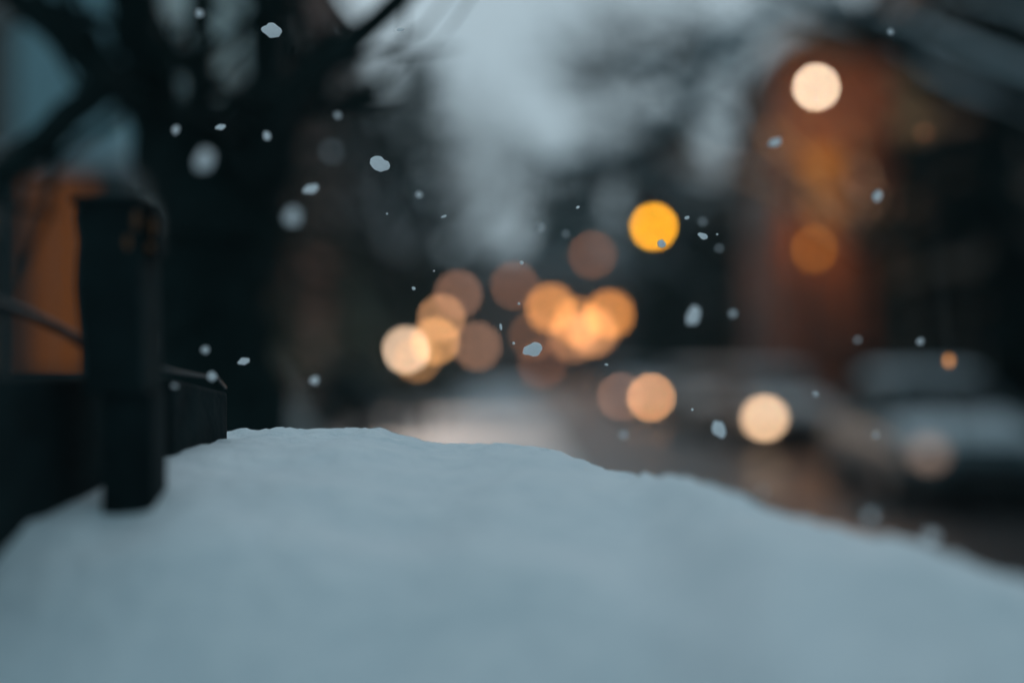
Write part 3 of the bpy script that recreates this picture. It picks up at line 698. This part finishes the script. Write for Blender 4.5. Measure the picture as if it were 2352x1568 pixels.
# ------------------------------------------------------------------ falling snowflakes
def flake_mesh(seed, flat):
    bm = bmesh.new(); bmesh.ops.create_icosphere(bm, subdivisions=3, radius=1)
    rng = random.Random(seed); o3 = Vector((seed*3.1, seed*1.7, seed))
    arms = [Vector((math.cos(a), math.sin(a), rng.uniform(-.3,.3))).normalized() for a in [k*math.pi/3+rng.uniform(-.2,.2) for k in range(6)]]
    for v in bm.verts:
        nrm = v.co.normalized(); k = max(nrm.dot(a) for a in arms)
        r = .72 + .12*max(0,k)**6 + .22*noise.noise(nrm*1.4+o3) + .08*noise.noise(nrm*5+o3)
        v.co = nrm*r; v.co.y *= flat
    [setattr(f, 'smooth', True) for f in bm.faces]
    me = bpy.data.meshes.new('snowflake'); bm.to_mesh(me); bm.free(); me.materials.append(M['flake']); return me
FM = [flake_mesh(s, f) for s, f in ((1,.5),(2,.7),(3,.4),(4,.6),(5,.8))]
FL = [ # u, v, width, height, blur (picture units), label
 (625,70,36,31,2,'crisp round snowflake at the top, left of the slanting branch'),
 (873,377,36,28,1,'crisp bright snowflake on the left edge of the sky gap'),
 (458,31,16,18,12,'soft small snowflake at the very top over the tree stems'),
 (404,298,14,20,12,'soft snowflake on the left side of the trunk fork'),
 (506,292,20,11,6,'flattened small snowflake in the middle of the trunk fork'),
 (613,312,15,22,9,'tall oval snowflake on the right side of the trunk fork'),
 (776,265,12,12,14,'small round snowflake right of the tree, above the crisp bright one'),
 (470,368,34,52,34,'largest blurred snowflake, on the trunk'),
 (672,497,34,36,32,'large blurred round snowflake right of the trunk'),
 (713,434,34,20,10,'slanted oval snowflake above the large blurred one right of the trunk'),
 (963,447,13,13,10,'small round snowflake low on the left edge of the sky gap'),
 (762,348,16,16,44,'faint wide grey snowflake below the small round one right of the tree'),
 (289,472,34,14,8,'flat snowflake touching the top of the fence post'),
 (322,715,18,22,14,'dim teal snowflake in front of the fence post'),
 (471,803,16,16,12,'upper left snowflake of the trio above the end board of the fence'),
 (560,829,22,16,5,'right snowflake of the trio above the end board of the fence'),
 (487,864,18,20,10,'lowest snowflake of the trio, resting by the corner of the end board'),
 (401,886,12,8,7,'tiny dim snowflake in front of the joint in the fence'),
 (723,873,19,19,12,'round bright snowflake low down above the crest of the snow bank'),
 (950,662,8,7,1,'tiny crisp snowflake above the left lanterns'),
 (997,622,4,4,1,'tiniest speck of snow above the left lanterns'),
 (920,69,14,6,3,'thin pale snowflake at the top against the sky'),
 (889,491,4,5,1,'tiny speck of snow under the crisp bright flake'),
 (1020,497,12,5,4,'thin faint snowflake at the bottom of the sky gap'),
 (1198,603,8,8,1,'tiny crisp snowflake on top of the middle brown lamp'),
 (1241,522,12,12,16,'faint grey snowflake above the middle brown lamp'),
 (1300,537,8,8,14,'fainter small snowflake left of the upper brown lamp'),
 (1327,476,8,6,1,'tiny crisp snowflake above the upper brown lamp'),
 (1225,802,38,28,2,'crisp blue-white angular snowflake below the gold windows'),
 (1150,750,5,14,3,'thin upright snowflake left of the gold windows'),
 (1192,697,5,6,1,'tiny speck of snow at the foot of the middle brown lamp'),
 (1578,500,9,7,1,'tiny snowflake beside the upper right of the yellow traffic light'),
 (1614,509,10,10,16,'faint snowflake above the crisp one right of the yellow traffic light'),
 (1615,542,20,13,1,'crisp white snowflake right of the yellow traffic light'),
 (1647,538,5,4,1,'tiny speck of snow right of the crisp flake by the traffic light'),
 (1652,570,9,9,16,'faint round snowflake below the crisp one by the traffic light'),
 (1520,560,16,16,1,'small snowflake dark against the yellow traffic light'),
 (1593,725,26,46,14,'tall bright oval snowflake right of the gold windows'),
 (1684,720,14,14,16,'faint snowflake right of the tall bright oval one'),
 (1779,327,30,18,12,'slanted oval snowflake below left of the brightest street lamp'),
 (2016,450,18,30,12,'upright oval snowflake right of the brick house'),
 (2046,73,10,12,10,'small snowflake at the top right among the branches'),
 (1970,780,10,10,16,'faint snowflake right of the foot of the brick house'),
 (2114,784,14,14,12,'round snowflake above the nearest grey-blue car'),
 (1650,985,28,40,8,'ragged snowflake left of the peach headlight'),
 (1433,998,14,14,16,'faint snowflake below the farther pair of headlights'),
 (2140,1232,26,26,22,'soft teal snowflake low at the right over the snow bank'),
 (1750,1130,10,14,18,'faint snowflake above the right shoulder of the snow bank'),
 (2000,1186,20,26,24,'blurred snowflake on the right slope of the snow bank'),
 (1590,940,5,6,1,'tiny speck of snow between the headlights'),
 (1393,837,7,5,1,'tiny speck of snow under the gold windows'),
 (1180,788,5,6,1,'tiny speck of snow left of the angular blue-white flake'),
 (1873,905,12,10,10,'dim snowflake right of the peach headlight'),
 (2012,998,12,12,16,'faint snowflake beside the nearest grey-blue car'),
]
rng = random.Random(5)
for i, (u, v, w, h, bl, lab) in enumerate(FL):
    s = -1 if i % 3 else 1
    if bl > 6: bl *= 1.45; w *= .92; h *= .92
    inv = 1 + (bl/115.0)*(1 if s < 0 else -1)*1.0
    dd = 1/inv if inv > .55 else 1/(1+bl/115.0)
    if v > 980 and u < 1300: dd = min(dd, .9)
    if u in (289,322,401): dd = {289:.80, 322:.76, 401:.84}[u]
    if v > 1100: dd = 1/(1+bl/115.0)*.86
    o = bpy.data.objects.new('snowflake', FM[i % 5]); COL.objects.link(o)
    o.location = P(u, v, dd); o.scale = (w*K*dd*.74, (w+h)*.5*K*dd*.6, h*K*dd*.74)
    o.rotation_euler = (R(90)+rng.uniform(-.25,.25) if False else rng.uniform(-.3,.3), rng.uniform(-.5,.5), rng.uniform(-.3,.3))
    tag(o, lab, 'snowflake', 'falling snowflakes')

# ------------------------------------------------------------------ snowy evening air
hb = MB(); hb.box(-145, 145, -35, 175, -1.2, 27)
hm = bpy.data.materials.new('snowy_air'); hm.use_nodes = True; ht = hm.node_tree
ht.nodes.remove(ht.nodes['Principled BSDF'])
pv = ht.nodes.new('ShaderNodeVolumePrincipled'); pv.inputs['Color'].default_value = (.6,.92,1,1); pv.inputs['Density'].default_value = 0.0009; pv.inputs['Anisotropy'].default_value = 0.35
ht.links.new(pv.outputs[0], ht.nodes['Material Output'].inputs['Volume'])
tag(hb.build('haze', hm), kind='stuff')
